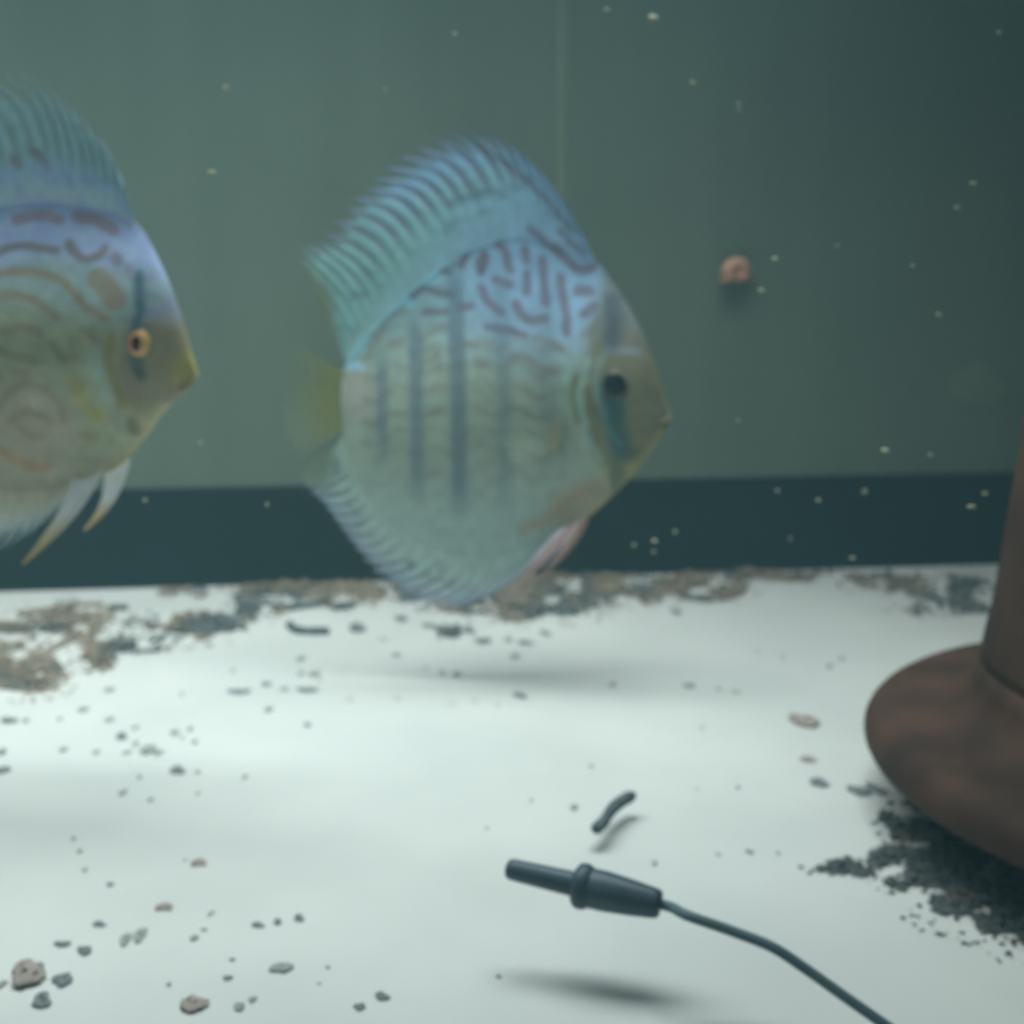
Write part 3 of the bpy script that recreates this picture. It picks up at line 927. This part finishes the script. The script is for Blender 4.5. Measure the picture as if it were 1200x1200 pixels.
G1 = 'small grey crumbs scattered below the left fish'
G2 = 'small grey crumbs scattered in the lower left corner'
G3 = 'small grey crumbs below the middle fish'
G4 = 'small grey crumbs around the probe and the clay pot'
LB = {G1: 'tiny grey crumb on the white floor below the left fish', G2: 'tiny grey crumb on the white floor in the lower left corner',
      G3: 'tiny grey crumb on the shaded white floor below the middle fish', G4: 'tiny grey crumb on the white floor near the probe and clay pot'}
tiny = {
    G1: [(312, 802, 10, 7), (333, 808, 10, 6), (354, 772, 10, 8), (353, 790, 7, 6), (315, 832, 9, 8), (361, 850, 8, 5), (232, 905, 7, 5), (143, 864, 12, 9), (128, 844, 9, 8), (128, 809, 10, 8), (98, 832, 12, 7),
         (74, 879, 8, 12), (113, 882, 7, 6), (159, 872, 6, 6), (205, 859, 9, 7), (223, 855, 6, 5), (228, 870, 6, 5), (213, 814, 4, 4), (273, 786, 5, 5), (2, 882, 8, 10), (186, 883, 8, 12), (30, 845, 7, 5), (177, 938, 6, 5),
         (232, 930, 5, 4), (214, 865, 5, 4), (158, 853, 6, 5), (70, 843, 5, 4), (150, 882, 8, 7), (145, 929, 8, 12), (164, 911, 5, 4), (287, 911, 5, 6), (410, 820, 6, 4), (375, 797, 5, 4)],
    G2: [(147, 1102, 10, 13), (48, 1132, 7, 7), (228, 1100, 9, 8), (239, 1090, 7, 5), (325, 1081, 8, 9), (303, 1085, 14, 7), (281, 1181, 11, 12), (296, 1172, 8, 7), (268, 1147, 11, 7), (272, 1125, 6, 5), (94, 998, 6, 6),
         (129, 1037, 7, 6), (217, 1008, 4, 4), (117, 1084, 14, 7), (384, 1134, 5, 4), (198, 1154, 5, 5), (247, 1071, 5, 6), (351, 1077, 11, 9), (86, 983, 5, 4), (100, 1020, 6, 5), (374, 1153, 4, 4), (2, 1155, 8, 12)],
    G3: [(470, 726, 12, 12), (464, 768, 8, 6), (551, 740, 11, 12), (596, 750, 9, 9), (605, 769, 13, 8), (519, 789, 7, 6), (536, 791, 10, 8), (466, 819, 4, 4), (530, 826, 4, 4), (449, 749, 7, 4), (640, 743, 9, 8),
         (718, 803, 8, 8), (808, 804, 14, 7), (863, 811, 10, 4), (843, 808, 5, 4), (917, 770, 4, 4), (987, 772, 6, 5), (972, 781, 6, 5), (823, 853, 4, 4), (557, 822, 4, 3), (584, 826, 4, 3), (500, 783, 4, 3), (888, 764, 4, 3)],
    G4: [(673, 947, 9, 9), (767, 1012, 6, 6), (879, 999, 7, 6), (865, 923, 5, 4), (585, 1145, 6, 5), (693, 898, 5, 4), (623, 938, 4, 4), (912, 1000, 5, 5), (571, 971, 4, 4), (817, 925, 4, 3), (842, 1002, 4, 4), (912, 1001, 4, 4)],
}
for g, lst in tiny.items():
    for px, py, w, h in lst:
        crumb(px, py, w, h, random.uniform(-.3, .3), 'crumb_dark' if random.random() < .4 else 'crumb_grey', label=LB[g], group=g)
# the larger crumbs, each with its own look or place
for px, py, w, h, a, mt, lb in (
        (10, 845, 15, 9, .5, 'crumb_dark', 'dark oval crumb at the left edge just below the brown mulm'),
        (5, 903, 18, 9, .5, 'crumb_dark', 'dark slanting crumb cut by the left edge of the picture'),
        (280, 811, 22, 8, .1, 'crumb_dark', 'flat dark crumb, widest one below the gap between both fish'),
        (360, 809, 21, 8, .1, 'crumb_dark', 'flat dark crumb lying right of three smaller ones below the twig'),
        (370, 790, 13, 9, 0, 'crumb_grey', 'round grey crumb just above a flat dark crumb'),
        (209, 904, 17, 10, 0, 'crumb_dark', 'dark oval crumb alone on the shadow under the left fish'),
        (173, 880, 15, 18, 0, 'crumb_grey', 'pale grey fluffy crumb standing among tiny crumbs'),
        (234, 1011, 15, 12, .2, 'crumb_pink', 'pinkish crumb alone below the left fish shadow'),
        (194, 1063, 17, 12, .1, 'crumb_pink', 'brownish oval crumb left of centre near the bottom'),
        (164, 1097, 11, 18, .1, 'crumb_grey', 'upright grey crumb with a thin tail, next to a darker one'),
        (99, 1115, 12, 14, .3, 'crumb_dark', 'blue grey crumb above the big brown clump in the corner'),
        (73, 1107, 15, 9, .1, 'crumb_dark', 'flat grey crumb left of the blue grey crumb'),
        (76, 1150, 20, 17, .4, 'crumb_dark', 'slanting grey green crumb right of the big brown clump'),
        (30, 1146, 34, 38, .1, 'crumb_pink', 'biggest brown clump in the lower left corner'),
        (50, 1175, 19, 17, 0, 'crumb_dark', 'round dark crumb touching the big brown clump from below'),
        (330, 1136, 22, 16, .3, 'crumb_grey', 'three lobed grey crumb on the open floor near the bottom'),
        (228, 1180, 24, 22, .2, 'crumb_pink', 'large fuzzy grey brown crumb at the bottom edge'),
        (423, 1181, 13, 10, .2, 'crumb_dark', 'blue grey crumb at the bottom, left of the hooked one'),
        (449, 1169, 14, 11, .3, 'crumb_dark', 'small hooked blue grey crumb near the bottom edge'),
        (418, 737, 17, 22, 0, 'crumb_dark', 'chunky dark fragment right of the curved twig'),
        (504, 734, 18, 6, 0, 'crumb_dark', 'thin flat dark fragment left of a mulm tuft under the middle fish'),
        (568, 752, 20, 9, 0, 'crumb_dark', 'flat dark fragment right of a mulm tuft under the middle fish'),
        (617, 754, 18, 6, 0, 'crumb_dark', 'thin pale dark streak of debris under the pelvic fins'),
        (611, 816, 12, 10, .6, 'crumb_dark', 'dark angular crumb alone at the edge of the fish shadow'),
        (793, 718, 10, 14, 0, 'crumb_dark', 'dark upright crumb in front of the mulm right of the fish'),
        (945, 847, 24, 20, .3, 'crumb_pink', 'pale pinkish smudge of debris left of the clay dish'),
        (947, 891, 15, 9, -.5, 'crumb_pink', 'brownish crumb just above the dark oval one by the clay dish'),
        (959, 918, 20, 12, -.5, 'crumb_dark', 'dark oval crumb left of the clay dish'),
        (1007, 928, 22, 15, -.2, 'crumb_dark', 'purplish dark crumb nearest the rim of the clay dish'),
        (1029, 927, 14, 17, .2, 'crumb_dark', 'dark crumb touching the mulm under the clay dish rim')):
    crumb(px, py, w, h, a, mt, label=lb, name='debris_clump' if w > 18 else 'crumb')


def twig(pts, r, z, label, name='twig'):
    P = np.array([on_height(np.array(float(a)), np.array(float(b)), z) for a, b in pts])
    P = catmull(P, 40)
    d = np.linalg.norm(P.mean(0) - CAM) / FPX
    k = np.linspace(0, 1, 40)
    Rr = r * d * (0.85 + .35 * (vnoise(k * 9, k * 0, int(pts[0][0])) - .3)) * np.minimum(1, .55 + 8 * np.minimum(k, 1 - k))
    o = np.array([P[:, 0].mean(), P[:, 1].mean(), 0.0])
    V, F = tube(P, Rr, sides=12)
    return tag(mesh_obj(name, V, F, M['twig'], origin=o), label, 'twig')


twig([(697, 973), (708, 962), (716, 950), (727, 940), (743, 931)], 6.8, 0.006, 'dark bent twig hovering over the floor above the probe')
twig([(338, 730), (346, 737), (362, 739), (386, 739)], 4.8, 0.0016, 'dark curved twig lying at the front of the back mulm')
twig([(340, 712), (362, 708), (388, 702)], 3.2, 0.0016, 'thin dark twig in the mulm behind the curved one')
twig([(392, 712), (404, 710), (416, 707)], 4.0, 0.0016, 'short dark twig right of the thin one in the mulm')
twig([(128, 711), (140, 711), (150, 711)], 3.2, 0.0014, 'short grey twig at the back below the left pelvic fins')


# ------------------------------------------------------------------ mulm
def mulm(name, blobs, count, label, size=(1.6, 4.6), dark=0.4, tone=0.92):
    """blobs: (px, py, rx, ry, weight); flakes of brown and slate mulm lying on the floor"""
    wts = np.array([b[4] * b[2] * b[3] for b in blobs], float); wts /= wts.sum()
    Vs, Fs, Cs = [], [], []
    base = 0
    octV = np.array([[1, 0, 0], [0, 1, 0], [-1, 0, 0], [0, -1, 0], [0, 0, 1], [0, 0, -.6]], float)
    octF = np.array([[0, 1, 4], [1, 2, 4], [2, 3, 4], [3, 0, 4], [1, 0, 5], [2, 1, 5], [3, 2, 5], [0, 3, 5]])
    ks = rng.choice(len(blobs), count, p=wts)
    for k in ks:
        bx, by, rx, ry, _ = blobs[k]
        a = rng.uniform(0, 2 * math.pi); q = rng.random() ** .62
        far = rng.random() < .16
        if far: q *= 1.55
        px = bx + rx * q * math.cos(a); py = by + ry * q * math.sin(a)
        if rng.random() < .95 * (1 - sstep(.25, .6, float(vnoise(np.array(px / 24.0), np.array(py / 11.0), 40)))):
            continue
        p = on_height(np.array(px), np.array(py), 0.0)
        if px < -60 or (p[0] - pot_c[0]) ** 2 + (p[1] - pot_c[1]) ** 2 < .083 ** 2: continue
        lim = (p - A) @ wn
        if lim < 0.004:
            p = p + wn * (0.004 - lim + rng.random() * .004)
        d = np.linalg.norm(p - CAM) / FPX
        s = rng.uniform(*size) * d * (.6 if far else 1.0)
        v = octV * np.array([s * rng.uniform(.7, 1.9), s * rng.uniform(.6, 1.3), s * rng.uniform(.3, .75)]) * rng.uniform(.75, 1.25, (6, 1))
        an = rng.uniform(0, math.pi)
        R2 = np.array([[math.cos(an), -math.sin(an), 0], [math.sin(an), math.cos(an), 0], [0, 0, 1]])
        v = v @ R2.T
        v += p; v[:, 2] += s * .25 + rng.random() ** 2 * s * (1.3 if q < .6 else .3)
        v[:, 2] = np.maximum(v[:, 2], 0.0001)
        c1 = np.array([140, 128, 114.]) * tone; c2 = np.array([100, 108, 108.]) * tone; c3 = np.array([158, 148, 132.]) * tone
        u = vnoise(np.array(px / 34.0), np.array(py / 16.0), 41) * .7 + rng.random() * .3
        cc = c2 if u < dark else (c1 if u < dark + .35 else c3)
        cc = s2l(cc * rng.uniform(.9, 1.1))
        Vs.append(v); Fs.append(octF + base); base += 6
        Cs.append(np.tile(np.append(cc, 1), (6, 1)))
    V = np.vstack(Vs)
    o = np.array([V[:, 0].mean(), V[:, 1].mean(), 0])
    ob = mesh_obj(name, V, np.vstack(Fs), M['mulm'], colors=np.vstack(Cs), origin=o, smooth=False)
    return tag(ob, label, 'mulm', kind='stuff')


mulm('mulm', [(15, 775, 60, 36, 1), (60, 735, 60, 22, .9), (95, 720, 40, 14, .9), (40, 795, 40, 18, .7), (110, 775, 30, 15, .6), (5, 740, 30, 18, .7)], 3510, 'brown mulm drift spread at the left edge of the floor', dark=.33)
mulm('mulm', [(150, 755, 55, 12, 1), (200, 738, 60, 16, 1), (225, 728, 50, 12, 1), (120, 768, 25, 14, .7), (265, 735, 25, 8, .5)], 2700, 'grey brown mulm strip slanting below the left fish', dark=.5)
mulm('mulm', [(315, 700, 40, 20, 1), (300, 715, 25, 14, .7), (350, 690, 60, 12, .9), (215, 695, 30, 8, .5), (400, 705, 25, 10, .7), (430, 690, 40, 14, .9)], 2970, 'brown mulm heap at the back between both fish', dark=.4)
mulm('mulm', [(480, 692, 60, 14, 1), (560, 705, 60, 16, .8), (650, 690, 70, 30, 1.1), (700, 675, 60, 20, 1), (620, 715, 60, 14, .9), (740, 700, 40, 14, .6)], 5670, 'grey brown mulm bank under and behind the middle fish', dark=.4)
mulm('mulm', [(790, 680, 50, 16, 1), (830, 690, 45, 16, .9), (870, 674, 50, 8, .8), (950, 676, 60, 7, .6)], 2700, 'brown mulm bank at the back right of the middle fish', dark=.38)
mulm('mulm', [(1060, 682, 60, 12, .7), (1110, 690, 50, 16, .8), (1150, 700, 30, 20, .8), (1100, 715, 40, 8, .4)], 1485, 'thin greenish mulm at the back beside the clay pot', dark=.5)
mulm('mulm', [(528, 739, 16, 9, 1)], 130, 'small tuft of grey mulm below the middle fish belly', dark=.6)
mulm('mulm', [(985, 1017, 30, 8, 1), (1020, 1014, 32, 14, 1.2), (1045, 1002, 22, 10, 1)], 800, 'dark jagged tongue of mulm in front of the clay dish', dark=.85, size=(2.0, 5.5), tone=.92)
mulm('mulm', [(1060, 960, 30, 22, .7), (1100, 1000, 60, 40, 1.2), (1150, 1040, 70, 45, 1.2), (1190, 1070, 50, 40, 1), (1080, 1030, 40, 25, .8)], 3600, 'dark mulm under the clay dish, flakes coloured darker to deepen the shade', dark=.75, size=(2.0, 6), tone=.85)  # flake tone lowered, part of the dish's shade is in their colour

# ------------------------------------------------------------------ specks drifting in the water
SP = [lump_mesh('floating_speck', 90 + k, M['speck']) for k in range(3)]
for px, py, w, h, yy in ((765, 24, 14, 8, .50), (711, 14, 8, 6, .5), (812, 99, 9, 6, .48), (533, 41, 6, 4, .5), (248, 205, 12, 7, .45), (265, 106, 9, 7, .5), (452, 107, 6, 5, .5), (1140, 217, 10, 6, .42), (1100, 371, 8, 6, .45),
                         (892, 342, 9, 5, .5), (908, 305, 8, 5, .5), (981, 289, 5, 4, .5), (1069, 313, 5, 5, .45), (865, 494, 5, 4, .52), (1037, 530, 11, 6, .48), (1121, 245, 8, 5, .45), (1090, 534, 7, 4, .5),
                         (1013, 579, 8, 9, .5), (959, 588, 6, 5, .52), (911, 577, 5, 6, .52), (1138, 596, 13, 6, .45), (1154, 580, 8, 5, .48), (926, 633, 4, 5, .55), (999, 655, 9, 4, .5), (743, 640, 6, 5, .52),
                         (767, 635, 8, 4, .55), (766, 648, 6, 5, .55), (791, 625, 5, 5, .55), (313, 594, 5, 8, .45), (170, 588, 6, 5, .5), (235, 520, 4, 4, .5), (866, 123, 5, 3, .5), (866, 130, 4, 4, .5), (1170, 40, 6, 5, .45)):
    p = at_y(np.array(float(px)), np.array(float(py)), yy - 0.15)
    m_ = np.linalg.norm(p - CAM) / FPX
    o = bpy.data.objects.new('floating_speck', random.choice(SP))
    COL.objects.link(o)
    o.location = Vector([float(v) for v in p])
    o.scale = (w * m_ * .85, w * m_ * .6, h * m_ * .8)
    tag(o, 'tiny pale speck drifting in the water before the back wall', 'speck', 'pale specks floating in the water')
